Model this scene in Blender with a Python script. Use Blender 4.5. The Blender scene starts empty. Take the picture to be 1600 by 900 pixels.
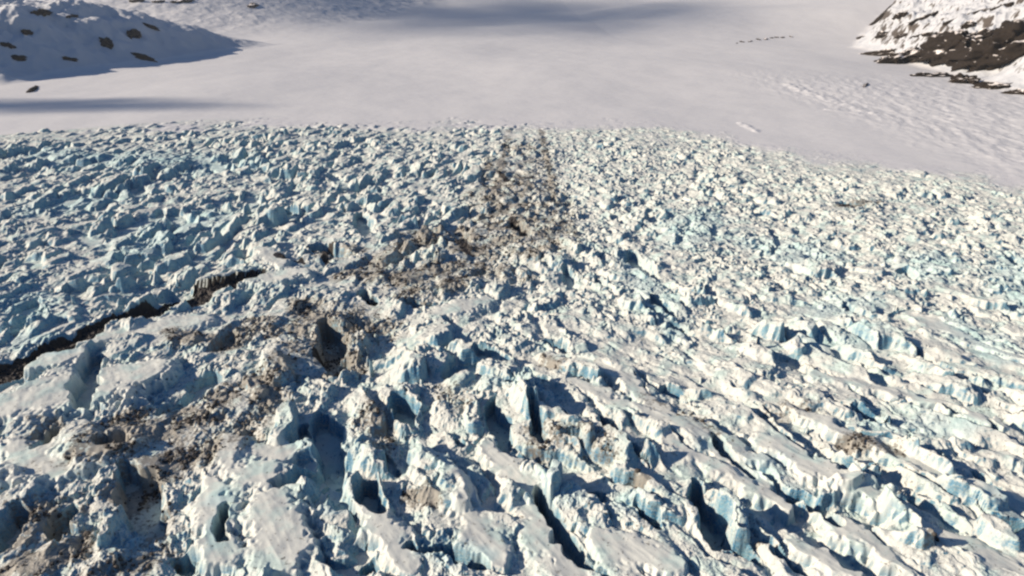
import bpy, bmesh, math, random
import numpy as np
from mathutils import Vector
# ------------------------------------------------------------------ constants
Q = 1.0                       # tessellation quality
H = 120.0                     # camera height above the ice (m)
F = 1081.0                    # focal length in pixels of a 1600 px wide frame
PITCH = math.radians(22.6)
SP, CP = math.sin(PITCH), math.cos(PITCH)
SUN_EL = math.radians(25.0)
SUN_AZ = (-0.992, -0.12)       # where the sun stands, seen from above
h = math.hypot(*SUN_AZ)
scene = bpy.context.scene
col = scene.collection

def at(px, py, z=0.0):
    """pixel of the 1600x900 frame -> point on the plane of height z"""
    dx, dy = px - 800.0, py - 450.0
    s = (H - z) / max(F * SP + dy * CP, 1e-3)
    return dx * s, (F * CP - dy * SP) * s, s
def proj(x, y, z):
    """point -> pixel of the 1600x900 frame"""
    d = y * CP + (H - z) * SP
    u = (H - z) * CP - y * SP
    d = np.maximum(d, 1e-3)
    return 800.0 + F * x / d, 450.0 + F * u / d

# ------------------------------------------------------------------ noise
_perm = np.tile(np.random.default_rng(3).permutation(256), 3).astype(np.int32)
_ang = np.random.default_rng(5).random(256) * 2 * math.pi
_gx, _gy = np.cos(_ang).astype(np.float32), np.sin(_ang).astype(np.float32)
def gn(x, y, seed=0):
    x = np.asarray(x, np.float32) + seed * 17.31; y = np.asarray(y, np.float32) - seed * 9.77
    ix, iy = np.floor(x).astype(np.int32), np.floor(y).astype(np.int32)
    fx, fy = x - ix, y - iy
    ix &= 255; iy &= 255
    u = fx * fx * fx * (fx * (fx * 6 - 15) + 10); v = fy * fy * fy * (fy * (fy * 6 - 15) + 10)
    def g(i, j, a, b):
        h = _perm[_perm[ix + i] + iy + j]
        return _gx[h] * a + _gy[h] * b
    n00, n10 = g(0, 0, fx, fy), g(1, 0, fx - 1, fy)
    n01, n11 = g(0, 1, fx, fy - 1), g(1, 1, fx - 1, fy - 1)
    a = n00 + u * (n10 - n00); b = n01 + u * (n11 - n01)
    return (a + v * (b - a)) * 1.45
def fbm(x, y, o, seed=0, gain=0.5):
    t = 0; a = 1.0
    for k in range(o):
        t = t + a * gn(x, y, seed + k * 3); x = x * 2.03; y = y * 2.03; a *= gain
    return t
def ridged(x, y, o, seed=0, gain=0.5):
    t = 0; a = 1.0
    for k in range(o):
        t = t + a * (1 - 2 * np.abs(gn(x, y, seed + k * 3))); x = x * 2.03; y = y * 2.03; a *= gain
    return t
def ss(a, b, x):
    t = np.clip((x - a) / (b - a), 0, 1)
    return t * t * (3 - 2 * t)

# ------------------------------------------------------------------ the grid: fans out so that far ground gets coarser faces
TH = np.radians(np.concatenate([np.linspace(-63, -42, int(110 * Q))[:-1], np.linspace(-42, 42, int(1380 * Q)), np.linspace(42, 63, int(110 * Q))[1:]]))
NA = len(TH)
R1 = np.concatenate([np.exp(np.linspace(math.log(42), math.log(88), int(110 * Q)))[:-1], np.exp(np.linspace(math.log(88), math.log(830), int(1500 * Q)))])
R2 = np.exp(np.linspace(math.log(830), math.log(9000), int(620 * Q)))[1:]
RR = np.concatenate([R1, R2]); NR = len(RR); NR1 = len(R1)
X = (RR[:, None] * np.sin(TH)[None, :]).astype(np.float32)
Y = (RR[:, None] * np.cos(TH)[None, :]).astype(np.float32)
def window(x0, y0, x1, y1):
    cs = [(x0, y0), (x1, y0), (x0, y1), (x1, y1), ((x0 + x1) / 2, y0)]
    r = [math.hypot(*c) for c in cs]; a = [math.atan2(c[0], c[1]) for c in cs]
    i0, i1 = np.searchsorted(RR, [min(r) * .99, max(r) * 1.01]); j0, j1 = np.searchsorted(TH, [min(a) - .005, max(a) + .005])
    return slice(max(i0, 0), min(i1 + 1, NR)), slice(max(j0, 0), min(j1 + 1, NA))

# warped copy for natural outlines
WX = X + 2.2 * gn(X / 9, Y / 9, 1) + .8 * gn(X / 3.1, Y / 3.1, 2) + .22 * gn(X / 1.2, Y / 1.2, 5)
WY = Y + 2.2 * gn(X / 9, Y / 9, 3) + .8 * gn(X / 3.1, Y / 3.1, 4) + .22 * gn(X / 1.2, Y / 1.2, 6)

def capsule(p, q, hw, half, grow=1.0):
    """signed field of a stretched patch from p to q: 1 in its middle, 0 at its outline; works on a window of the grid"""
    m = hw * 2.2 + 6
    win = window(min(p[0], q[0]) - m, max(min(p[1], q[1]) - m, 60), max(p[0], q[0]) + m, max(p[1], q[1]) + m)
    x, y = WX[win], WY[win]
    dx, dy = q[0] - p[0], q[1] - p[1]; L2 = dx * dx + dy * dy + 1e-6
    t = np.clip(((x - p[0]) * dx + (y - p[1]) * dy) / L2, 0, 1)
    d = np.hypot(x - p[0] - t * dx, y - p[1] - t * dy)
    w = hw * (0.55 + 0.45 * np.sin(math.pi * np.clip(t, 0.0, 1)) ** .7) * (1 + .35 * gn(x / (hw * 1.3 + 1), y / (hw * 1.3 + 1), half))
    return win, d / np.maximum(w, .2)

# ------------------------------------------------------------------ Voronoi blocks (each cell becomes one serac)
def moraine_x(y):
    return np.interp(y, [90, 134, 174, 237, 300, 412, 753], [-122, -116, -105, -74, -42, -4, 17])
def voronoi(spacing, stretch, seed, x, y, drop=lambda a, b: 0 * a):
    r = np.random.default_rng(seed)
    nx, ny = int(2000 / spacing), int(900 / spacing)
    gx, gy = np.meshgrid(np.arange(nx), np.arange(ny), indexing='ij')
    sx = (gx + .5 + (r.random((nx, ny)) - .5) * .95) * spacing - 1000
    sy = (gy + .5 + (r.random((nx, ny)) - .5) * .95) * spacing + 20
    side = np.tanh((sx - moraine_x(sy)) / 45)
    ang = np.where(side > 0, math.pi / 2 + side * .70, math.pi / 2 + side * .58) + (r.random((nx, ny)) - .5) * .7
    st = np.sqrt(1 + (stretch(sx, sy) - 1) * (0.4 + 1.2 * r.random((nx, ny))))
    wt = 0.75 + .6 * r.random((nx, ny))
    wt = np.where(r.random((nx, ny)) < drop(sx, sy), .05, wt)
    ca, sa = np.cos(ang) / st / wt, np.sin(ang) / st / wt
    cb, sb = -np.sin(ang) * st / wt, np.cos(ang) * st / wt
    i0 = np.floor((x + 1000) / spacing).astype(np.int32); j0 = np.floor((y - 20) / spacing).astype(np.int32)
    f1 = np.full(x.shape, 1e9, np.float32); f2 = f1.copy(); idx = np.zeros(x.shape, np.int32)
    packs = [a.astype(np.float32).ravel() for a in (sx, sy, ca, sa, cb, sb)]
    for di in range(-2, 3):
        ii = np.clip(i0 + di, 0, nx - 1)
        for dj in range(-2, 3):
            k = ii * ny + np.clip(j0 + dj, 0, ny - 1)
            px, py = x - packs[0][k], y - packs[1][k]
            d = (px * packs[2][k] + py * packs[3][k]) ** 2 + (px * packs[4][k] + py * packs[5][k]) ** 2
            closer = d < f1
            dup = (k == idx) & ~closer
            f2 = np.where(closer, f1, np.where(dup, f2, np.minimum(f2, d)))
            idx = np.where(closer, k, idx); f1 = np.where(closer, d, f1)
    return idx, np.sqrt(f1), np.sqrt(f2), sx.ravel(), sy.ravel(), r
S1 = slice(0, NR1)
x1, y1 = X[S1], Y[S1]
def stretch_big(sx, sy):
    return 1.5 + 4.5 * ss(-20, 40, sx) * ss(320, 210, sy) + .6 * ss(300, 180, sy)
idx, f1, f2, sx, sy, r1 = voronoi(11.5, stretch_big, 11, WX[S1], WY[S1], lambda a, b: .22 + .34 * ss(330, 220, b))
nseed = len(sx)
side = np.tanh((x1 - moraine_x(y1)) / 60)
# how rough the ice is, by place
amp = 0.44 + .42 * ss(0.2, -.8, side) + .30 * ss(330, 200, y1) * ss(-.6, .4, side)
edge_y = np.interp(x1, [-900, 150, 230, 300, 370, 480], [770, 745, 640, 560, 478, 380]) + 30 * fbm(x1 / 60, y1 / 60, 3, 40)
field = ss(40, -170, y1 - edge_y + 34 * gn(x1 / 18, y1 / 24, 41) + 50 * gn(x1 / 75, y1 / 60, 43))
amp = amp * field * (1 - .35 * ss(-50, -80, x1) * ss(280, 240, y1))
top = r1.random(nseed) ** 1.3
# the blocks lean: long backs rise to the right and break off there
tgx, tgy = r1.normal(.24, .20, nseed), r1.normal(.15, .16, nseed)
lx, ly = WX[S1] - sx[idx], WY[S1] - sy[idx]
bd = (f2 - f1) * .5
gapw = (0.15 + .8 * r1.random(nseed) ** 2.5)[idx]
e = ss(gapw, gapw + 2.7 + 1.4 * gn(x1 / 5, y1 / 5, 9), bd)
tilt = np.clip(lx * tgx[idx] + ly * tgy[idx], -3.5, 3.5)
rough = ss(-.35, .45, fbm(x1 / 20, y1 / 20, 3, 50) + .12 * (1 - ss(200, 330, y1)))           # where the surface is shattered rather than smooth
Z = (-3.0 * (1 - e) + e * (4.6 * (top[idx] - .4) + tilt + .9 * (1 - np.exp(-bd / 2.5)))) * amp * (.40 + 1.1 * ss(-.5, .6, fbm(x1 / 60, y1 / 60, 2, 55)))
idx2, g1, g2, cx, cy, r2 = voronoi(4.0, lambda a, b: 1.8 + 0 * a, 23, WX[S1] + .8 * gn(x1 / 1.7, y1 / 1.7, 31), WY[S1] + .8 * gn(x1 / 1.7, y1 / 1.7, 32))
bd2 = (g2 - g1) * .5
e2 = ss(0.0, .8, bd2)
small = (-.6 * (1 - e2) + e2 * (1.5 * (r2.random(len(cx))[idx2] - .4) + np.clip((WX[S1] - cx[idx2]) * r2.normal(.1, .25, len(cx))[idx2] + (WY[S1] - cy[idx2]) * r2.normal(0, .25, len(cx))[idx2], -1., 1.)))
det = ridged(x1 / 6.5, y1 / 6.5, 5, 60, .56)
fine = ss(-.1, .5, side) * ss(230, 320, y1)        # the pale field on the right is broken small
calm = 1 - .4 * ss(-10, 40, x1) * ss(270, 220, y1)
Z = Z + calm * field * ((.30 + .65 * rough + .3 * fine) * small * .8 + det * (.22 + .45 * rough + .2 * fine))
Z = Z + field * (2.4 * gn(x1 / 55, y1 / 55, 70) + 1.2 * gn(x1 / 24, y1 / 24, 71))
dirt = np.zeros_like(x1); snow = np.zeros_like(x1); black = np.zeros_like(x1); cyan = np.zeros_like(x1)

# ------------------------------------------------------------------ what the photograph shows in particular
# smooth snow ramps: x1 y1 x2 y2 halfwidth(px) level(m)
RAMPS = [(10,645,230,585,84,4),(20,740,190,700,62,4),(360,700,420,760,50,3),(900,600,1010,650,18,1),(1040,690,1230,790,18,1),(1230,640,1400,720,16,2),(1380,700,1560,790,18,0),(560,790,640,890,26,2),(1240,850,1330,898,24,1),(60,575,130,560,34,3),(215,520,320,500,36,1),(330,440,470,430,36,3),(410,395,440,420,22,4),(20,700,90,740,36,0),
 (425,790,450,890,58,3),(330,760,350,880,34,2),(400,700,440,720,34,0),(200,760,240,720,20,1),(1000,640,1190,720,32,2),(1190,690,1400,800,36,2),
 (1400,800,1580,880,26,-1),(960,590,1050,650,22,1),(1270,590,1420,620,20,2),(1420,620,1560,670,18,1),(1420,490,1510,530,20,0),
 (760,700,860,800,26,1),(820,800,900,895,40,1),(720,790,780,880,34,2),(940,850,1060,895,40,2),(1280,800,1420,890,30,0),(1100,690,1200,760,16,0),
 (1520,860,1600,895,24,0),(650,690,750,790,14,3),(880,560,1000,600,16,1),(120,540,200,520,22,1),(690,490,760,470,26,1)]
# open hollows whose inside lies in shade: x1 y1 x2 y2 halfwidth depth
PITS = [(148,555,130,640,20,7),(330,580,290,620,26,7),(510,500,525,580,24,13),(565,455,585,470,16,8),(500,385,545,400,20,9),(560,330,575,370,18,8),
 (620,620,645,660,22,10),(505,640,530,760,26,10),(570,750,590,810,22,9),(700,580,760,560,26,6),(745,540,790,560,16,7),(855,530,890,545,14,6),
 (770,630,790,700,16,8),(830,640,850,690,14,9),(940,650,975,700,18,8),(975,690,1000,720,16,7),(840,770,900,870,20,10),(905,765,945,775,14,7),
 (895,870,950,900,14,8),(1085,770,1130,850,20,10),(1000,800,1030,830,14,6),(1140,850,1190,880,16,7),(1250,770,1310,815,18,9),(1110,680,1170,740,13,6),
 (1270,700,1300,725,12,6),(1310,700,1400,760,9,5),(1340,640,1380,660,12,6),(1480,580,1540,612,13,8),(1420,545,1480,580,11,6),(1540,660,1570,685,9,5),
 (1520,730,1570,760,11,7),(1545,805,1600,820,10,6),(985,395,1020,430,18,7),(1010,450,1050,490,12,7),(1050,500,1080,515,12,6),(1320,480,1360,500,12,6),
 (1410,420,1430,440,14,6),(1580,400,1600,410,14,6),(1200,355,1215,370,9,4),(885,420,905,450,14,6),(930,430,950,445,12,5),(800,345,825,370,13,6),
 (700,345,725,375,18,5),(735,430,760,415,13,6),(640,470,690,475,14,6),(210,290,225,310,16,5),(60,330,130,300,26,4),(170,370,250,330,26,5),
 (190,440,230,420,22,5),(20,500,50,470,28,5),(270,330,300,350,20,5),(390,300,400,330,18,5),(340,540,360,520,20,6),(460,690,480,660,18,7),(440,760,520,730,26,7),
 (200,730,240,830,34,8),(110,790,80,850,28,8),(20,800,0,860,26,8),(90,670,60,700,14,5),(160,690,200,700,24,5),(250,640,300,620,26,6),(345,800,355,850,13,7),
 (270,870,300,880,16,8),(560,880,580,890,18,9),(690,860,760,890,16,6),(640,860,720,870,12,5),(1200,860,1260,890,13,7),(1300,860,1330,890,12,7),
 (600,700,620,740,10,5),(705,680,720,690,10,4),(1040,600,1070,620,12,5),(1470,640,1500,650,8,4),(1100,300,1130,310,9,4),(1300,320,1350,322,12,4),
 (40,400,60,420,20,4),(120,360,150,380,20,4),(290,400,330,390,18,4),(450,330,470,350,14,4),(520,270,540,290,12,4),(330,250,350,262,12,3)]
# domes and towers: x1 y1 x2 y2 halfwidth height
MOUNDS = [(740,630,745,665,15,5),(1125,800,1150,840,20,5),(830,640,910,700,34,4),(1385,800,1440,850,24,5),(1180,530,1240,550,30,4),(1480,760,1560,790,26,4),
 (820,600,830,650,22,6),(870,750,860,790,9,6),(1000,790,1060,820,20,3),(1330,740,1400,770,24,3),(1290,780,1330,760,20,4),(600,560,680,540,26,3),
 (820,400,880,410,40,3),(650,720,720,800,34,4),(420,560,440,600,24,4),(395,600,410,620,20,3),(450,650,440,690,20,4),(560,700,590,690,20,4),(520,830,540,860,30,3),
 (1540,830,1580,850,24,4),(1500,700,1590,720,26,3),(980,470,1000,480,24,4),(840,480,870,460,26,4),(220,470,260,480,34,3),(80,460,110,500,26,4),(170,850,190,800,18,4),
 (940,440,950,440,10,4),(340,470,370,460,20,2),(1100,560,1160,600,26,2),(1420,700,1500,690,26,3)]
# brown dirt: x1 y1 x2 y2 halfwidth strength
DIRT = [(120,720,220,640,30,.7),(200,760,330,700,40,.65),(20,850,120,800,34,.8),(130,850,70,900,30,.8),(260,790,230,850,20,.6),(340,540,420,500,30,.65),(470,470,520,560,36,.7),(530,430,620,400,30,.65),(620,390,720,350,30,.6),(420,610,380,700,30,.55),(650,430,760,400,30,.55),(740,300,790,330,20,.5),(797,200,788,240,5,.72),(788,240,770,310,7,.75),(844,198,856,250,5,.75),(856,250,868,320,6,.75),(820,225,822,300,34,.26),(815,280,805,390,66,.46),(765,250,745,330,10,.5),(880,300,900,380,12,.4),(830,330,840,400,50,.5),(690,360,740,390,36,.6),(560,420,640,440,44,.55),(600,500,480,540,48,.5),
 (760,420,820,430,40,.4),(640,460,720,430,40,.55),(400,500,440,520,36,.6),(500,480,540,520,40,.65),(380,600,430,590,32,.65),(250,660,330,640,44,.75),(180,690,260,680,34,.7),
 (340,620,300,690,34,.6),(60,680,90,660,26,.6),(40,820,70,780,34,.75),(130,700,230,720,26,.6),(60,870,20,890,34,.7),(830,680,880,700,30,.55),(900,690,950,720,30,.35),
 (640,770,680,790,20,.7),(1310,690,1390,705,15,.7),(1440,860,1460,830,8,.6),(1210,655,1260,640,26,.45),(850,560,870,580,18,.6),(990,770,1010,760,14,.6),(1180,840,1170,850,8,.8),
 (1310,325,1370,318,14,.55),(500,400,560,390,26,.5),(730,380,780,340,30,.5),(690,600,720,640,26,.35),(880,340,860,380,24,.45),(440,560,420,640,24,.6),(270,520,330,540,24,.55),(160,900,250,860,30,.6),
 (580,620,590,700,24,.45),(1150,690,1000,620,20,.25),(560,570,520,560,36,.55)]
# bare blue-green ice
CYAN = [(30,460,60,500,40),(200,400,330,330,60),(60,330,200,300,60),(100,560,30,520,26),(860,750,900,790,24),(1220,720,1180,740,24),(1280,790,1240,760,24),(520,650,530,800,26),(620,640,650,650,20),
 (1430,430,1470,400,44),(1580,400,1590,480,40),(1280,490,1360,470,40),(980,400,1060,520,30),(1350,660,1520,670,30),(1100,700,1120,690,22),(780,610,850,600,26),(660,870,760,880,26),(1560,560,1500,500,40),
 (350,770,340,860,14),(200,850,230,800,24),(470,690,500,700,24),(1180,380,1300,400,60),(1060,380,1110,330,50),(60,240,400,260,60),(1000,790,960,800,22),(1540,770,1580,800,24),(1380,520,1260,540,40)]
def scan(p): return p[0], p[1]
def sub(win):
    return slice(win[0].start, min(win[0].stop, NR1)), win[1]
def feat(f, hw_scale=1.0):
    a, b = at(f[0], f[1]), at(f[2], f[3]); s = (a[2] + b[2]) / 2
    win, d = capsule(a, b, f[4] * s * hw_scale, int(f[0]) % 50)
    w2 = sub(win)
    return w2, d[: w2[0].stop - w2[0].start], s
for f in RAMPS:
    w, d, s = feat(f, .95)
    m = ss(1.5, .55, d + .30 * gn(x1[w] / 4, y1[w] / 4, 85) + .22 * gn(x1[w] / 1.5, y1[w] / 1.5, 86))
    base = .5 + f[5] * .6 + .10 * ridged((x1[w] + .7 * y1[w]) / 5, (y1[w] - .7 * x1[w]) / 20, 2, 84) + 1.1 * gn(x1[w] / 26, y1[w] / 26, 80) + .35 * gn(x1[w] / 8, y1[w] / 8, 81) + .1 * gn(x1[w] / 2.4, y1[w] / 2.4, 82)
    Z[w] = Z[w] * (1 - m) + m * base
    snow[w] = np.maximum(snow[w], m)
for f in MOUNDS:
    w, d, s = feat(f)
    m = ss(1.15, .55, d)
    Z[w] += .75 * f[5] * m * (1 + .25 * gn(x1[w] / 4, y1[w] / 4, 83))
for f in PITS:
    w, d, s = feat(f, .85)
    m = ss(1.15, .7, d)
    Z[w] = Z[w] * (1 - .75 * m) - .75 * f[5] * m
    snow[w] *= 1 - .8 * m; cyan[w] = np.maximum(cyan[w], .45 * m)  # bare blue ice painted inside the hollows to deepen their shade
for f in DIRT:
    w, d, s = feat(f)
    dirt[w] = np.maximum(dirt[w], f[5] * ss(1.9, .2, d + .5 * gn(x1[w] / 5, y1[w] / 5, 87)))
for f in CYAN:
    w, d, s = feat(f)
    cyan[w] = np.maximum(cyan[w], (.85 if f[0] < 700 else .7) * ss(2.0, .0, d + .6 * gn(x1[w] / 7, y1[w] / 7, 89)))
# the long black crevasse on the left
CREV = [(-40,606),(0,588),(60,552),(130,527),(165,508),(240,490),(300,468),(325,448),(362,442),(400,430)]
crev = np.zeros_like(x1)
for (ax, ay), (bx, by) in zip(CREV[:-1], CREV[1:]):
    p, q = at(ax, ay), at(bx, by); s = (p[2] + q[2]) / 2
    hw = 5.2
    m = 14
    win = sub(window(min(p[0], q[0]) - m, min(p[1], q[1]) - m, max(p[0], q[0]) + m, max(p[1], q[1]) + m))
    x, y = WX[win], WY[win]
    dx, dy = q[0] - p[0], q[1] - p[1]
    t = np.clip(((x - p[0]) * dx + (y - p[1]) * dy) / (dx * dx + dy * dy), 0, 1)
    d = np.hypot(x - p[0] - t * dx, y - p[1] - t * dy) / (hw * (1 + .4 * gn(x / 7, y / 7, 90)))
    crev[win] = np.maximum(crev[win], ss(1.25, .85, d))
Z = Z * (1 - .7 * crev) - 3.2 * crev + .8 * crev * ridged(x1 / 2.6, y1 / 2.6, 3, 91)
black = np.maximum(black, ss(.0, .4, crev))
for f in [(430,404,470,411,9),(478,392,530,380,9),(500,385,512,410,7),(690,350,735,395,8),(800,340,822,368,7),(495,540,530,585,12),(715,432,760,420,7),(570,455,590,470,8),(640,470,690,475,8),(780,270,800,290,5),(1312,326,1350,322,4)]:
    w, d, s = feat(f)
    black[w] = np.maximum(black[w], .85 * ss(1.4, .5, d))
snow *= 1 - crev
patch = ss(-.30, .50, fbm(x1 / 13, y1 / 13, 3, 88) + .12)
dirt = dirt * (.62 + .62 * patch)
snow = np.maximum(snow, ss(.55, .1, field + .25 * gn(x1 / 10, y1 / 10, 42)))
dirt = np.clip(dirt + .16 * patch * ss(.5, .9, np.exp(-((x1 - moraine_x(y1)) / 45) ** 2)) , 0, 1) * field

# ------------------------------------------------------------------ snow plain and valley walls beyond
ZZ = np.zeros_like(X); ZZ[S1] = Z
plain = 1 - np.pad(field, ((0, NR - NR1), (0, 0)))
soft = 9 * gn(X / 420, Y / 520, 99) * ss(760, 1100, Y) + 1.6 * gn(X / 160, Y / 260, 100) + .5 * gn(X / 45, Y / 60, 101) + .12 * gn(X / 14, Y / 9, 102)
streaky = ss(330, 430, X) * ss(1400, 1000, Y) * (.8 * ridged((X - .25 * Y) / 22, (Y + .3 * X) / 70, 3, 103) + .7 * fbm(X / 14, Y / 14, 2, 104))
rise = 40 * ss(1800, 4200, Y) + 260 * ss(3600, 8000, Y)
ZZ += plain * (soft + streaky * .8) + rise
for (ax, ay, bx, by, hw, hh) in [(1225,132,1370,180,9,4),(1155,190,1185,205,7,3),(1290,172,1340,178,6,3),(1470,150,1510,156,5,3),(1460,182,1520,192,6,3),(1400,140,1440,146,5,2.5),(1350,120,1380,124,5,2)]:
    a, b = at(ax, ay), at(bx, by)
    win, d = capsule(a, b, hw * a[2], 12)
    ZZ[win] += hh * .3 * ss(1.6, .0, d) * plain[win] * (1 + .8 * gn(X[win] / 9, Y[win] / 9, 130))
n1 = fbm(X / 120, Y / 120, 4, 110)
n2 = ridged(X / 70, Y / 70, 4, 114)
# left hill: toe runs from (-800,1120) to (-728,2080), nose fading out beyond
toe = np.interp(Y, [300, 700, 1000, 1120, 1500, 2080, 2500], [-1000, -900, -830, -790, -730, -640, -1000])
dl = toe - X + 18 * n1
nose = ss(2250, 1600, Y)
hill_l = (104 * ss(0, 215, dl) + 30 * ss(250, 700, dl)) * (.12 + .88 * nose) * ss(980, 1150, Y) * ss(2300, 2080, Y)
hill_l = hill_l + ss(20, 120, dl) * ss(980, 1150, Y) * nose * ((6 + 8 * ss(-830, -960, X)) * n1 + (3 + 4 * ss(-830, -960, X)) * n2)
peak = 0 * np.exp(-(((X + 890) / 90) ** 2 + ((Y - 835) / 110) ** 2) ** .9)
# second, farther hill on the left and the mountain behind it that shades the far plain
hill2 = 230 * ss(-640, -1700, X + 40 * n1 - .12 * (Y - 3000)) * ss(2150, 3600, Y) + ss(-700, -1100, X) * ss(2250, 3000, Y) * (12 * n1 + 2 * n2)
mount = 0 * X
right_rise = .10 * np.maximum(X - 350, 0) * ss(2100, 2900, Y)
# right wall
toer = np.interp(Y, [300, 700, 960, 1400, 1990, 2400, 3000, 4500, 9000], [900, 740, 700, 790, 905, 1130, 1600, 2600, 4800])
dr = X - toer + 14 * n1
wall_r = .62 * np.maximum(dr, 0) * ss(-5, 120, dr) + ss(10, 120, dr) * (10 * n1 + 7 * n2 + 5 * ridged(X / 30, Y / 30, 3, 120))
wall_r = np.minimum(wall_r, 420 + 40 * n1)
ZZ += hill_l + peak + hill2 + mount + wall_r + right_rise
hillmask = (hill_l + peak > 6)
mountmask = ((hill2 + mount) > 12) & (X < 500) & (Y > 2150)
wallmask = wall_r > 4

# ------------------------------------------------------------------ materials
def new_mat(name):
    m = bpy.data.materials.new(name); m.use_nodes = True
    nt = m.node_tree; nt.nodes.clear()
    out = nt.nodes.new('ShaderNodeOutputMaterial'); b = nt.nodes.new('ShaderNodeBsdfPrincipled')
    nt.links.new(b.outputs[0], out.inputs[0])
    return m, nt, b
class NT:
    def __init__(s, nt): s.nt = nt
    def n(s, t, **k):
        o = s.nt.nodes.new(t)
        for a, v in k.items(): setattr(o, a, v)
        return o
    def l(s, a, b): s.nt.links.new(a, b)
    def val(s, sock, v):
        if hasattr(v, 'is_output'): s.l(v, sock)
        else: sock.default_value = v
    def math(s, op, a, b=0.0, c=None, clamp=False):
        o = s.n('ShaderNodeMath', operation=op, use_clamp=clamp); s.val(o.inputs[0], a); s.val(o.inputs[1], b)
        if c is not None: s.val(o.inputs[2], c)
        return o.outputs[0]
    def mix(s, f, a, b):
        o = s.n('ShaderNodeMix', data_type='RGBA'); s.val(o.inputs[0], f); s.val(o.inputs[6], a); s.val(o.inputs[7], b)
        return o.outputs[2]
    def noise(s, vec, scale, detail=3, rough=.55):
        o = s.n('ShaderNodeTexNoise'); s.l(vec, o.inputs['Vector']); o.inputs['Scale'].default_value = scale
        o.inputs['Detail'].default_value = detail; o.inputs['Roughness'].default_value = rough
        return o.outputs[0]
    def ramp(s, v, a, b):
        o = s.n('ShaderNodeMapRange', interpolation_type='SMOOTHSTEP'); s.val(o.inputs[0], v); o.inputs[1].default_value = a; o.inputs[2].default_value = b
        return o.outputs[0]
    def attr(s, name): return s.n('ShaderNodeAttribute', attribute_name=name).outputs['Fac']
def C(r, g, b): return (r, g, b, 1)
def ice_material():
    m, nt, b = new_mat('glacier_ice'); t = NT(nt)
    geo = t.n('ShaderNodeNewGeometry'); pos = geo.outputs['Position']
    sep = t.n('ShaderNodeSeparateXYZ'); t.l(geo.outputs['Normal'], sep.inputs[0]); nz = sep.outputs[2]
    nA, nB, nC = t.noise(pos, .12, 4), t.noise(pos, .55, 4, .6), t.noise(pos, 2.2, 3, .6)
    # snow lies where the surface is flat enough; shade painted in too: sun-side (left) faces paler, opposite faces dark blue
    sunward = t.math('MULTIPLY', sep.outputs[0], -.60)
    flat = t.ramp(t.math('ADD', t.math('ADD', nz, sunward), t.math('MULTIPLY', t.math('SUBTRACT', nB, .5), .6)), .54, .84)
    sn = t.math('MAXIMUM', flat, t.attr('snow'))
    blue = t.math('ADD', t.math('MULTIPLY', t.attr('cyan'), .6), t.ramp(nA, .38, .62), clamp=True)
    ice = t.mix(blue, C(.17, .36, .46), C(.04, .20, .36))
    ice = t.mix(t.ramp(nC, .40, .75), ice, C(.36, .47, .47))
    lay = t.n('ShaderNodeVectorMath', operation='MULTIPLY'); t.l(pos, lay.inputs[0]); lay.inputs[1].default_value = (.12, .12, 1.5)
    ice = t.mix(t.math('MULTIPLY', t.ramp(t.noise(lay.outputs[0], 1.0, 3), .52, .68), .55), ice, C(.34, .40, .38))
    snowc = t.mix(nB, C(.53, .565, .535), C(.61, .645, .61))
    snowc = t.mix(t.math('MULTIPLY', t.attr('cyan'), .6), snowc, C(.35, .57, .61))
    snowc = t.mix(t.math('MULTIPLY', t.ramp(nA, .46, .66), .45), snowc, C(.34, .56, .55))
    snowc = t.mix(t.attr('clean'), snowc, C(.565, .58, .60))
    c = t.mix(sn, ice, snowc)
    # dirt in patches and specks
    d = t.attr('dirt')
    nD = t.noise(pos, 1.1, 5, .65)
    dn = t.math('ADD', t.math('MULTIPLY', nB, .45), t.math('MULTIPLY', nD, .55))
    dm = t.ramp(t.math('ADD', dn, t.math('MULTIPLY', d, .32)), .575, .69)
    dcol = t.mix(nA, C(.075, .070, .062), C(.025, .025, .026))
    c = t.mix(t.math('MULTIPLY', dm, .85), c, dcol)
    tint = t.math('MULTIPLY', t.math('MULTIPLY', d, .85, clamp=True), t.ramp(nB, .25, .55))
    c = t.mix(tint, c, C(.38, .37, .325))
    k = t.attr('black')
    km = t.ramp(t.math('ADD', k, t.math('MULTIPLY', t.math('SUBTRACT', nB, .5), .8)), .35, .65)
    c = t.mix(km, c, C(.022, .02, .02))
    t.l(c, b.inputs['Base Color'])
    b.inputs['Roughness'].default_value = .62; b.inputs['Specular IOR Level'].default_value = .3
    bp = t.n('ShaderNodeBump'); t.l(t.math('SUBTRACT', .5, t.math('MULTIPLY', t.attr('snow'), .4)), bp.inputs['Strength']); bp.inputs['Distance'].default_value = .45
    t.l(t.math('ADD', nC, t.math('MULTIPLY', nB, 1.2)), bp.inputs['Height'])
    t.l(bp.outputs[0], b.inputs['Normal'])
    return m
def snow_material():
    m, nt, b = new_mat('wind_packed_snow'); t = NT(nt)
    geo = t.n('ShaderNodeNewGeometry'); pos = geo.outputs['Position']
    nA, nB = t.noise(pos, .01, 4), t.noise(pos, .12, 3)
    t.l(t.mix(nA, C(.53, .55, .57), C(.60, .615, .63)), b.inputs['Base Color'])
    b.inputs['Roughness'].default_value = .7; b.inputs['Specular IOR Level'].default_value = .2
    bp = t.n('ShaderNodeBump'); bp.inputs['Strength'].default_value = .25; bp.inputs['Distance'].default_value = 1.0
    t.l(nB, bp.inputs['Height']); t.l(bp.outputs[0], b.inputs['Normal'])
    return m
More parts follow.
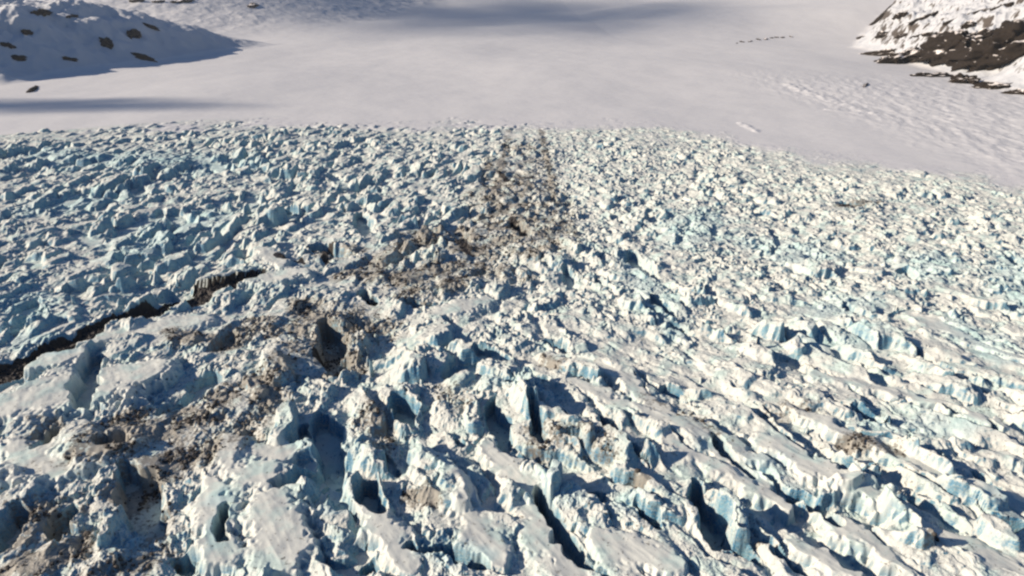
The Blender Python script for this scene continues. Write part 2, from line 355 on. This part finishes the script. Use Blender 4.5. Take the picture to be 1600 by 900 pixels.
def hill_material(name, lo, hi):
    m, nt, b = new_mat(name); t = NT(nt)
    geo = t.n('ShaderNodeNewGeometry'); pos = geo.outputs['Position']
    sep = t.n('ShaderNodeSeparateXYZ'); t.l(geo.outputs['Normal'], sep.inputs[0]); nz = sep.outputs[2]
    nA, nB = t.noise(pos, .02, 5, .6), t.noise(pos, .09, 4, .6)
    rockm = t.ramp(t.math('ADD', nz, t.math('MULTIPLY', t.math('SUBTRACT', nB, .5), .5)), hi, lo)
    snowc = t.mix(nA, C(.44, .47, .50), C(.51, .54, .57))
    t.l(t.mix(rockm, snowc, t.mix(nB, C(.04, .034, .03), C(.10, .085, .07))), b.inputs['Base Color'])
    b.inputs['Roughness'].default_value = .8
    bp = t.n('ShaderNodeBump'); bp.inputs['Strength'].default_value = .4; bp.inputs['Distance'].default_value = 3.0
    t.l(nB, bp.inputs['Height']); t.l(bp.outputs[0], b.inputs['Normal'])
    return m
def rock_material():
    m, nt, b = new_mat('dark_rock'); t = NT(nt)
    geo = t.n('ShaderNodeNewGeometry'); pos = geo.outputs['Position']
    sep = t.n('ShaderNodeSeparateXYZ'); t.l(geo.outputs['Normal'], sep.inputs[0])
    nA, nB = t.noise(pos, .05, 5, .65), t.noise(pos, .2, 4, .6)
    rk = t.mix(nB, C(.010, .008, .007), C(.035, .028, .022))
    sn = t.ramp(t.math('ADD', sep.outputs[2], t.math('MULTIPLY', t.math('SUBTRACT', nA, .5), 1.6)), .84, .98)
    t.l(t.mix(sn, rk, C(.8, .77, .74)), b.inputs['Base Color'])
    b.inputs['Roughness'].default_value = .9; b.inputs['Specular IOR Level'].default_value = .1
    bp = t.n('ShaderNodeBump'); bp.inputs['Strength'].default_value = .8; bp.inputs['Distance'].default_value = 2.0
    t.l(nB, bp.inputs['Height']); t.l(bp.outputs[0], b.inputs['Normal'])
    return m
M_ICE, M_SNOW, M_ROCK = ice_material(), snow_material(), rock_material()
M_HILL, M_WALL = hill_material('snow_hill', .40, .50), hill_material('rocky_snow_slope', .52, .66)

# ------------------------------------------------------------------ cut the surface into things
nvert = NR * NA
P = np.stack([X.ravel(), Y.ravel(), ZZ.ravel()], 1).astype(np.float32)
def full(a):
    o = np.zeros((NR, NA), np.float32); o[S1] = a; return o.ravel()
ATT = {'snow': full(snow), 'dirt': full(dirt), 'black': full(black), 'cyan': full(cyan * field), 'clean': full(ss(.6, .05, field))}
g = P.reshape(NR, NA, 3)
du = np.gradient(g, axis=1); dv = np.gradient(g, axis=0)
NRM = np.cross(du, dv).reshape(-1, 3)
NRM /= np.linalg.norm(NRM, axis=1, keepdims=True) + 1e-9
NRM[NRM[:, 2] < 0] *= -1
ii, jj = np.meshgrid(np.arange(NR - 1), np.arange(NA - 1), indexing='ij')
v00 = (ii * NA + jj).ravel()
FACE = np.stack([v00, v00 + 1, v00 + NA + 1, v00 + NA], 1).astype(np.int32)   # seen from above this runs counter-clockwise
FI, FJ = ii.ravel(), jj.ravel()
# ids: 0 snow plain, 1 left hill, 2 far left mountain, 3 right wall, 4 serac stuff, 5 crevasse, 10+k seracs
fid = np.zeros(len(FACE), np.int32)
hm, mm, wm = hillmask.ravel(), mountmask.ravel(), wallmask.ravel()
fv = FACE[:, 0]
fid[wm[fv]] = 3; fid[mm[fv]] = 2; fid[hm[fv]] = 1
infield = np.zeros((NR, NA), bool); infield[S1] = field > .04
cell = np.full((NR, NA), -1, np.int32); cell[S1] = idx
inf_f = infield.ravel()[fv] & (fid == 0)
fid[inf_f] = 4
cr = np.zeros((NR, NA), bool); cr[S1] = crev > .45
fcell = cell.ravel()[fv]
sn_f = full(snow)[fv] > .6                         # snow ramps bridge many blocks: they stay with the surface
pu, pv = proj(P[fv, 0], P[fv, 1], P[fv, 2])
inframe = (pu > 0) & (pu < 1600) & (pv > 0) & (pv < 900)
ok = inf_f & ~sn_f & inframe & ~cr.ravel()[fv]
area = np.bincount(fcell[ok], weights=(1.0 / np.maximum(RR[FI[ok]], 1)), minlength=nseed)
order = np.argsort(-area)
chosen = order[:285]
sel = np.full(nseed, -1, np.int32); sel[chosen] = np.arange(len(chosen))
pick = inf_f & ~sn_f & (sel[np.maximum(fcell, 0)] >= 0)
fid[pick] = 10 + sel[fcell[pick]]
fid[cr.ravel()[fv] & inf_f] = 5

def build_patch(name, faces, mat, skirt=0.0, only=None):
    """one object from a set of grid faces; with skirt > 0 it is closed below so that it is a solid block"""
    used, inv = np.unique(faces, return_inverse=True)
    inv = inv.reshape(faces.shape).astype(np.int32)
    v = P[used]; nrm = NRM[used]; n = len(used)
    polys = [inv if only is None else inv[only]]
    if skirt > 0:
        ed = np.concatenate([inv[:, [0, 1]], inv[:, [1, 2]], inv[:, [2, 3]], inv[:, [3, 0]]])
        key = ed[:, 0].astype(np.int64) * (n + 1) + ed[:, 1]; rev = ed[:, 1].astype(np.int64) * (n + 1) + ed[:, 0]
        bnd = ed[~np.isin(key, rev)]
        bv, binv = np.unique(bnd, return_inverse=True); binv = binv.reshape(bnd.shape)
        c = v.mean(0); low = v[bv].copy()
        low[:, 0] = c[0] + (low[:, 0] - c[0]) * .9; low[:, 1] = c[1] + (low[:, 1] - c[1]) * .9
        low[:, 2] = v[:, 2].min() - skirt
        upd = v[bv].copy()
        v = np.concatenate([v, upd, low]); m = len(bv)
        polys.append(np.stack([binv[:, 1] + n, binv[:, 0] + n, binv[:, 0] + n + m, binv[:, 1] + n + m], 1).astype(np.int32))
    pol = np.concatenate(polys)
    me = bpy.data.meshes.new(name)
    me.vertices.add(len(v)); me.vertices.foreach_set('co', v.ravel())
    me.loops.add(pol.size); me.loops.foreach_set('vertex_index', pol.ravel())
    me.polygons.add(len(pol)); me.polygons.foreach_set('loop_start', np.arange(0, pol.size, 4, dtype=np.int32))
    me.update(calc_edges=True)
    me.polygons.foreach_set('use_smooth', np.ones(len(pol), bool))
    me.materials.append(mat)
    if mat is M_ICE:
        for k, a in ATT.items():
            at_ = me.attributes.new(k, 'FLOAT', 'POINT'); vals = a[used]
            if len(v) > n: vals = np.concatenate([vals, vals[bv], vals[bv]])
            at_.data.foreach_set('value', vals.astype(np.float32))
    if len(v) > n:
        nn = np.concatenate([nrm, np.tile([0, 0, 1.0], (len(v) - n, 1))])
        out = v[n:n + m] - v.mean(0); out[:, 2] = 0; out /= np.linalg.norm(out, axis=1, keepdims=True) + 1e-6
        nn[n:n + m] = out; nn[n + m:] = out
    else: nn = nrm
    me.normals_split_custom_set_from_vertices(nn.astype(np.float32))
    o = bpy.data.objects.new(name, me); col.objects.link(o)
    return o
def tag(o, label=None, cat=None, group=None, kind=None):
    for k, v in (('label', label), ('category', cat), ('group', group), ('kind', kind)):
        if v: o[k] = v
    return o
def main_piece(fi, fj):
    """which of the faces at grid cells (fi, fj) belong to the largest connected patch"""
    i0, j0 = fi.min(), fj.min()
    lab = np.zeros((fi.max() - i0 + 3, fj.max() - j0 + 3), np.int32)
    lab[fi - i0 + 1, fj - j0 + 1] = np.arange(1, len(fi) + 1)
    on = lab > 0
    while True:
        n_ = lab.copy()
        for ax in (0, 1):
            for sh in (1, -1):
                n_ = np.maximum(n_, np.roll(lab, sh, ax))
        n_ = np.maximum(n_, 0) * on
        # jump: every label points to the label of the face it names
        flat = np.concatenate([[0], n_[fi - i0 + 1, fj - j0 + 1]])
        n_ = np.maximum(n_, flat[n_])
        if (n_ == lab).all(): break
        lab = n_
    l_ = lab[fi - i0 + 1, fj - j0 + 1]
    u, c = np.unique(l_, return_counts=True)
    return l_ == u[c.argmax()]
NF = NA - 1
for k in range(len(chosen)):
    f_ = np.nonzero(fid == 10 + k)[0]
    if len(f_) == 0: continue
    keep = main_piece(FI[f_], FJ[f_])
    fid[f_[~keep]] = 4
tag(build_patch('snowfield', FACE[fid == 0], M_SNOW), 'smooth pale grey snow plain beyond the broken ice', 'snowfield', kind='structure')
tag(build_patch('hill', FACE[fid == 1], M_HILL), 'rounded snow hill lying in blue shade at the upper left', 'hill', kind='structure')
tag(build_patch('mountain', FACE[fid == 2], M_SNOW), 'far sunlit snowy mountain behind the shaded hill', 'mountain', kind='structure')
tag(build_patch('hillside', FACE[fid == 3], M_WALL), 'steep snowy valley side with dark rock at the upper right', 'hillside', kind='structure')
tag(build_patch('glacier', FACE[fid == 4], M_ICE), 'rough glacier surface of crevasses, snow ramps and small broken ice', 'glacier', kind='stuff')
cv = build_patch('crevasse', FACE[fid == 5], M_ICE, 3)
tag(cv, 'long black debris filled crevasse crossing the smooth snow on the left', 'crevasse')
ordf = np.argsort(fid, kind='stable'); fs = fid[ordf]
lo = np.searchsorted(fs, np.arange(10, 10 + len(chosen))); hi = np.searchsorted(fs, np.arange(10, 10 + len(chosen)), side='right')
ORD = ['first', 'second', 'third', 'fourth', 'fifth', 'sixth', 'seventh', 'eighth', 'ninth', 'tenth', 'eleventh', 'twelfth', 'thirteenth', 'fourteenth', 'fifteenth',
       'sixteenth', 'seventeenth', 'eighteenth', 'nineteenth', 'twentieth']
PLACES = [(70,850,'in the lower left corner'),(250,850,'low left, beside the bottom snow slope'),(440,840,'around the bottom snow slope'),(610,840,'at the bottom, left of the middle'),
 (780,840,'in the middle of the bottom edge'),(960,840,'at the bottom, right of the middle'),(1150,850,'at the bottom amid diagonal ridges'),(1360,850,'near the bottom right snow ramps'),(1540,850,'in the lower right corner'),
 (60,660,'on smooth snow by the left edge'),(230,650,'under the smooth left snow slope'),(420,640,'in brown ice left of the middle'),(600,640,'round the hollows left of the middle'),(780,640,'just below the middle of the photo'),
 (960,650,'in ribbed ice right of the middle'),(1150,640,'above the long grey snow ramp'),(1360,650,'above the right hand snow ramps'),(1550,650,'on the right edge below halfway'),
 (90,440,'left above the black crevasse'),(290,500,'just below the black crevasse'),(300,390,'in blue ice above the black crevasse'),(440,420,'at the black crevasse right tip'),(620,470,'in the dirt belt under the moraine'),
 (780,440,'at the foot of the brown moraine'),(960,470,'by the blue hollow right of moraine'),(1160,480,'in the pale pitted ice, right half'),(1370,480,'in the blue-green ice, right half'),(1550,470,'on the right edge at half height'),
 (150,280,'far off in the blue left field'),(450,280,'far off halfway to the moraine'),(650,330,'left of the brown moraine'),(820,280,'on the brown moraine'),(1000,320,'right of the brown moraine'),(1300,340,'far off in the pale right field')]
info = []
for k in range(len(chosen)):
    if hi[k] - lo[k] < 30: continue
    f_ = ordf[lo[k]:hi[k]]; vv = FACE[f_, 0]
    u_, v_ = proj(P[vv, 0], P[vv, 1], P[vv, 2]); u_, v_ = float(u_.mean()), float(v_.mean())
    dv_, cv_ = float(ATT['dirt'][vv].mean()), float(ATT['cyan'][vv].mean())
    hgt = float(np.percentile(P[vv, 2], 95) - np.percentile(P[vv, 2], 5))
    ex = P[vv, :2] - P[vv, :2].mean(0); ev = np.linalg.eigvalsh(ex.T @ ex / len(vv)); el = math.sqrt(ev[1] / max(ev[0], 1e-6))
    look = 'brown dirtied' if dv_ > .22 else 'blue-green' if cv_ > .3 else 'long narrow' if el > 2.2 else 'tall ragged' if hgt > 6.5 else 'low white' if hgt < 4.2 else 'white'
    place = min(PLACES, key=lambda p: math.hypot((p[0] - u_) * .8, p[1] - v_))[2]
    info.append([k, f_, u_, v_, look, place])
fams = {}
for it in info: fams.setdefault((it[4], it[5]), []).append(it)
for (look, place), its in fams.items():
    its.sort(key=lambda t: t[2])
    for n_, it in enumerate(its):
        if len(its) == 1: lab = f'only {look} ice block {place}'
        elif n_ == 0: lab = f'leftmost of the {look} ice blocks {place}'
        elif n_ == len(its) - 1: lab = f'rightmost of the {look} ice blocks {place}'
        else: lab = f'{ORD[n_]} from left of the {look} ice blocks {place}'
        it.append(' '.join(lab.split()))
for k, f_, u_, v_, look, place, lab in info:
    # the flat snowy top of a block is its snow cap, the broken sides its body
    fn = NRM[FACE[f_]].mean(1)
    capm = (fn[:, 2] - .6 * fn[:, 0]) > .74
    if k < 150 and capm.sum() > 60:
        ci = np.nonzero(capm)[0]; ci = ci[main_piece(FI[f_[ci]], FJ[f_[ci]])]
        m_ = np.zeros(len(f_), bool); m_[ci] = True
        body = ~m_
        if m_.sum() > 60 and body.sum() > 60:
            o = build_patch('serac', FACE[f_], M_ICE, 3.0, body)
            c_ = build_patch('snow_cap', FACE[f_[m_]], M_ICE)
            c_.parent = o
            tag(o, lab, 'serac', 'seracs of the icefall'); continue
    o = build_patch('serac', FACE[f_], M_ICE, 3.0)
    tag(o, lab, 'serac', 'seracs of the icefall')

# ------------------------------------------------------------------ rocks on the slopes
M_BARE, nt_, b_ = new_mat('bare_dark_rock'); t_ = NT(nt_)
t_.l(t_.mix(t_.noise(t_.n('ShaderNodeNewGeometry').outputs['Position'], .3, 4), C(.012, .011, .011), C(.045, .04, .036)), b_.inputs['Base Color'])
b_.inputs['Roughness'].default_value = .9; b_.inputs['Specular IOR Level'].default_value = .1
def ground(x, y):
    r_ = math.hypot(x, y); a = math.atan2(x, y)
    fi = np.interp(r_, RR, np.arange(NR)); fj = np.interp(a, TH, np.arange(NA))
    i, j = min(int(fi), NR - 2), min(int(fj), NA - 2); u, v = fi - i, fj - j
    return float((ZZ[i, j] * (1 - u) + ZZ[i + 1, j] * u) * (1 - v) + (ZZ[i, j + 1] * (1 - u) + ZZ[i + 1, j + 1] * u) * v)
def hit(px, py):
    dx, dy = px - 800.0, py - 450.0
    d = np.array([dx, F * CP - dy * SP, -(F * SP + dy * CP)]); d /= np.linalg.norm(d)
    t = 300.0
    while t < 8500:
        p = np.array([0, 0, H]) + d * t
        if p[2] < ground(p[0], p[1]): break
        t *= 1.006
    lo_, hi_ = t / 1.006, t
    for _ in range(12):
        m = (lo_ + hi_) / 2; p = np.array([0, 0, H]) + d * m
        if p[2] < ground(p[0], p[1]): hi_ = m
        else: lo_ = m
    return Vector(np.array([0, 0, H]) + d * hi_), hi_ / math.hypot(F, math.hypot(dx, dy))
from mathutils import noise as mnoise
def rock(name, px0, py0, px1, py1, tpx, label, cat='rock', seed=0, sub=4, group=None, mat=None):
    a, sa = hit(px0, py0); b, sb = hit(px1, py1)
    c = (a + b) / 2; s_ = (sa + sb) / 2; ax = b - a
    L = max(ax.length / 2, .5); ax.normalize()
    th = tpx * s_ / 2
    c.z = ground(c.x, c.y)
    e_ = 4.0; nrm = Vector((ground(c.x - e_, c.y) - ground(c.x + e_, c.y), ground(c.x, c.y - e_) - ground(c.x, c.y + e_), 2 * e_)).normalized()
    side_ = ax.cross(nrm).normalized(); nrm = side_.cross(ax).normalized()
    bm = bmesh.new(); bmesh.ops.create_icosphere(bm, subdivisions=sub, radius=1)
    off = Vector((seed * 7.3, seed * 3.1, seed * 1.7))
    for v in bm.verts:
        p = v.co.copy()
        k = 1 + .6 * mnoise.fractal(p * 1.5 + off, .8, 2.1, 5) + .38 * (1 - 2 * abs(mnoise.noise(p * 2.6 + off)))
        q = p * max(k, .25)
        v.co = ax * q.x * (L + .3 * th) + side_ * q.y * th * 1.15 + nrm * (q.z * th * .8 - .1 * th)
    me = bpy.data.meshes.new(name); bm.to_mesh(me); bm.free()
    me.materials.append(mat or M_ROCK)
    for p in me.polygons: p.use_smooth = True
    o = bpy.data.objects.new(name, me); o.location = c; col.objects.link(o)
    return tag(o, label, cat, group)
OUT = 'rock outcrops on the valley sides'
RIGHT = [(1528,98,1610,66,66,'largest dark brown rock face, at the right edge of the snowy valley side'),
 (1560,62,1610,36,34,'dark rock shoulder just above the largest rock face on the right'),
 (1448,88,1510,84,44,'broad black outcrop left of the largest rock face, split off by a snow tongue'),
 (1322,82,1428,62,14,'long thin black rock streak pointing left onto the snow plain'),
 (1376,98,1436,82,32,'charcoal rock knob directly under the long thin streak'),
 (1436,119,1480,119,13,'low brownish rock strip on snow below the broad black outcrop'),
 (1490,128,1520,130,24,'small black ledge left of the long low ledge near the foot of the slope'),
 (1524,137,1572,135,19,'long low black ledge under the largest rock face'),
 (1576,146,1610,147,16,'lowest dark rock ledge, at the right edge of the photo'),
 (1358,40,1398,2,8,'steep narrow rock rib climbing the bright snow, leftmost high on the slope'),
 (1398,30,1410,26,9,'small round rock on bright snow beside the steep narrow rib'),
 (1426,38,1460,25,7,'slanting thin rock band in the middle of the upper right snow slope'),
 (1488,32,1544,14,8,'longer slanting rock band high on the snow slope, right of the thin band'),
 (1554,15,1582,6,11,'dark rock block at the upper right corner of the snow slope'),
 (1506,42,1520,40,10,'small dark rock under the longer slanting band'),
 (1338,58,1352,55,6,'tiny dark rock at the left tip of the rocky slope'),
 (1371,57,1383,55,8,'small dark rock between the tiny left one and the long streak'),
 (1430,57,1462,52,6,'thin rock sliver just above the broad black outcrop'),
 (1404,57,1416,55,6,'small rock left of the thin sliver above the outcrop'),
 (1516,66,1546,52,14,'slanting dark rock joining the largest rock face from upper left'),
 (1350,136,1355,131,4,'lone speck of rock on the rough snow below the outcrops')]
for k, (a, b, c, d, t_, lab) in enumerate(RIGHT): rock('rock_outcrop', a, b, c, d, t_, lab, 'outcrop', k + 1, 5 if t_ > 20 else 4, OUT)
LEFT = [(57,23,76,21,10,'dark rock near the crest of the shaded hill, topmost at left'),(108,26,120,25,5,'faint dark rock on the shaded hill right of the crest rock'),
 (202,55,214,52,13,'black boulder alone on the right half of the shaded hill'),(160,62,174,72,12,'black boulder in the middle of the shaded hill'),
 (36,51,49,52,8,'dark rock on the hill left side, below the crest rock'),(208,84,242,96,9,'long dark rock slanting along the foot of the shaded hill'),
 (20,91,38,91,10,'lowest dark rock at the left end of the shaded hill'),(225,38,245,45,6,'dark rock on the crest where the shaded hill starts to fall right'),(5,70,22,74,9,'dark rock at the left edge of the shaded hill'),(100,92,118,94,6,'small rock on the lower slope between the lowest and slanting rocks'),(46,144,56,136,7,'brownish rock sticking out of the snow plain below the hill')]
for k, (a, b, c, d, t_, lab) in enumerate(LEFT): rock('boulder', a, b, c, d, t_, lab, 'boulder', k + 40, 4, 'boulders on the shaded hill', M_BARE)
for k, (a, b, c, d, t_, lab) in enumerate([(206,3,222,2,7,'leftmost dark crag along the skyline of the sunlit mountain'),(240,4,254,3,6,'middle dark crag along the top of the sunlit mountain'),
 (272,4,300,2,8,'longest dark crag along the top of the sunlit mountain'),(391,12,400,8,8,'lone dark crag right of the others on the sunlit mountain')]): rock('crag', a, b, c, d, t_, lab, 'crag', k + 60, 3, 'crags on the far mountain')
for k in range(9):
    x_, y_ = 1150 + k * 10.5, 68 - 10 * math.sin(k / 8 * 1.5)
    rock('boulder', x_ + 3 * math.sin(k * 5.1), y_ + 1.5 * math.sin(k * 3.7), x_ + 3 * math.sin(k * 5.1) + 2.5 + 3 * abs(math.sin(k * 2.3)), y_, 2.6 + 1.6 * abs(math.sin(k * 1.9)), 'tiny dark boulder in the dotted row on the far snow plain', 'boulder', k + 70, 2, 'row of far boulders')

# loose stones on the dirty ice, far too many to count
def stones(name, n, label, seed):
    rg = np.random.default_rng(seed)
    d_ = ATT['dirt'][: NR1 * NA]; b_ = ATT['black'][: NR1 * NA]
    wgt = (np.clip(d_ - .16, 0, 1) ** 1.3 + .12 * b_) * (RR[:NR1, None] ** 1.55 * np.ones((1, NA))).ravel() * np.clip(fbm(x1 / 9, y1 / 9, 3, 140).ravel() + .25, 0, 1)
    wgt /= wgt.sum()
    pk = rg.choice(len(wgt), n, p=wgt)
    bm = bmesh.new(); bmesh.ops.create_icosphere(bm, subdivisions=1, radius=1)
    base = np.array([v.co[:] for v in bm.verts]); tri = np.array([[v.index for v in f.verts] for f in bm.faces]); bm.free()
    nv = len(base); sz = .16 + .55 * rg.random(n) ** 3
    V = base[None] * (1 + .5 * (rg.random((n, nv, 1)) - .5)) * sz[:, None, None] * (.6 + .8 * rg.random((n, 1, 3)))
    V = V + P[pk][:, None, :] + np.array([0, 0, .05])
    T = tri[None] + (np.arange(n) * nv)[:, None, None]
    me = bpy.data.meshes.new(name)
    me.vertices.add(n * nv); me.vertices.foreach_set('co', V.astype(np.float32).ravel())
    T = T.reshape(-1, 3).astype(np.int32)
    me.loops.add(T.size); me.loops.foreach_set('vertex_index', T.ravel())
    me.polygons.add(len(T)); me.polygons.foreach_set('loop_start', np.arange(0, T.size, 3, dtype=np.int32))
    me.update(calc_edges=True); me.materials.append(M_STONE)
    o = bpy.data.objects.new(name, me); col.objects.link(o)
    tag(o, label, kind='stuff')
m_, nt_, b_ = new_mat('moraine_stone'); t_ = NT(nt_)
t_.l(t_.mix(t_.ramp(t_.noise(t_.n('ShaderNodeNewGeometry').outputs['Position'], .8, 2), .35, .65), C(.022, .021, .021), C(.085, .076, .066)), b_.inputs['Base Color']); b_.inputs['Roughness'].default_value = .9
M_STONE = m_
stones('debris', 9000, 'loose dark stones and grit strewn along the dirty moraine belt', 5)

# ------------------------------------------------------------------ light, air, camera
def haze_box():
    x0, x1_, y0, y1_, z0, z1 = -7000, 7000, -200, 9400, float(P[:, 2].min()) - 16, float(P[:, 2].max()) + 60
    v = [(x, y, z) for z in (z0, z1) for y in (y0, y1_) for x in (x0, x1_)]
    f = [(0, 2, 3, 1), (4, 5, 7, 6), (0, 1, 5, 4), (2, 6, 7, 3), (0, 4, 6, 2), (1, 3, 7, 5)]
    me = bpy.data.meshes.new('haze'); me.from_pydata(v, [], f); me.update()
    m = bpy.data.materials.new('haze_air'); m.use_nodes = True; nt = m.node_tree; nt.nodes.clear()
    out = nt.nodes.new('ShaderNodeOutputMaterial'); vol = nt.nodes.new('ShaderNodeVolumePrincipled')
    vol.inputs['Color'].default_value = (.80, .88, .97, 1); vol.inputs['Density'].default_value = 2.8e-5; vol.inputs['Anisotropy'].default_value = .1
    nt.links.new(vol.outputs[0], out.inputs['Volume']); me.materials.append(m)
    o = bpy.data.objects.new('haze', me); col.objects.link(o); o['kind'] = 'stuff'; o['label'] = 'thin blue haze in the air over the glacier'
haze_box()
def cloud(cx, cy, cz, ax, ay, az, dens, seed, label):
    """a drifting cloud above the haze; its shade falls far off to its right"""
    bm = bmesh.new(); bmesh.ops.create_icosphere(bm, subdivisions=4, radius=1)
    for v in bm.verts:
        k = 1 + .16 * mnoise.fractal(v.co * 1.6 + Vector((seed, 0, 0)), 1.0, 2.0, 3)
        v.co = Vector((v.co.x * ax, v.co.y * ay, v.co.z * az)) * k
    me = bpy.data.meshes.new('cloud'); bm.to_mesh(me); bm.free()
    m = bpy.data.materials.new('cloud_vapour'); m.use_nodes = True; nt = m.node_tree; nt.nodes.clear(); t = NT(nt)
    out = t.n('ShaderNodeOutputMaterial'); vol = t.n('ShaderNodeVolumePrincipled')
    tc = t.n('ShaderNodeTexCoord'); mp = t.n('ShaderNodeVectorMath', operation='DIVIDE'); t.l(tc.outputs['Object'], mp.inputs[0]); mp.inputs[1].default_value = (ax, ay, az)
    ln = t.n('ShaderNodeVectorMath', operation='LENGTH'); t.l(mp.outputs[0], ln.inputs[0])
    fall = t.ramp(ln.outputs['Value'], 1.0, .15)
    nz = t.ramp(t.noise(mp.outputs[0], 2.2, 3), .3, .65)
    t.l(t.math('MULTIPLY', t.math('MULTIPLY', fall, nz), dens), vol.inputs['Density'])
    vol.inputs['Color'].default_value = (1, 1, 1, 1)
    t.l(vol.outputs[0], out.inputs['Volume']); me.materials.append(m)
    o = bpy.data.objects.new('cloud', me); o.location = (cx, cy, cz); col.objects.link(o)
    o['kind'] = 'stuff'; o['label'] = label
def upsun(x, y, z):
    d_ = z / math.tan(SUN_EL); return x + SUN_AZ[0] / h * d_, y + SUN_AZ[1] / h * d_, z
cloud(*upsun(150, 3900, 1500), 1500, 2150, 240, 5.2e-3, 2, 'broad cloud whose shade falls on the far snow plain')
cloud(*upsun(-600, 872, 800), 360, 95, 40, 3.5e-2, 9, 'small cloud whose shade falls on the snow at left')
print('TOP', P[:, 2].max())

w = bpy.data.worlds.new('World'); scene.world = w; w.use_nodes = True
nt = w.node_tree; bg = nt.nodes['Background']
sky = nt.nodes.new('ShaderNodeTexSky'); sky.sky_type = 'NISHITA'; sky.sun_disc = False
sky.sun_elevation = SUN_EL; sky.sun_rotation = math.atan2(SUN_AZ[0], SUN_AZ[1])
sky.air_density = 2.0; sky.dust_density = 0; sky.altitude = 3000; sky.ozone_density = 10.0
nt.links.new(sky.outputs[0], bg.inputs[0]); bg.inputs[1].default_value = .05
sl = bpy.data.lights.new('sun', 'SUN'); sl.energy = 5.0; sl.angle = math.radians(.5); sl.color = (1, .83, .66)
so = bpy.data.objects.new('sun', sl); col.objects.link(so)
dirv = Vector((-SUN_AZ[0] / h * math.cos(SUN_EL), -SUN_AZ[1] / h * math.cos(SUN_EL), -math.sin(SUN_EL)))
so.rotation_euler = dirv.to_track_quat('-Z', 'Y').to_euler(); so.location = (-300, -100, 400)
cam = bpy.data.cameras.new('camera'); co = bpy.data.objects.new('camera', cam); col.objects.link(co)
co.location = (0, 0, H); co.rotation_euler = (math.pi / 2 - PITCH, 0, 0)
cam.sensor_width = 36; cam.lens = 36 * F / 1600; cam.clip_end = 20000; cam.clip_start = 1
scene.camera = co
vs = scene.view_settings; vs.view_transform = 'Standard'; vs.look = 'None'; vs.gamma = 1; vs.use_curve_mapping = False; vs.exposure = .66
scene.render.engine = 'CYCLES'
scene.cycles.filter_width = 2.4; scene.cycles.diffuse_bounces = 1
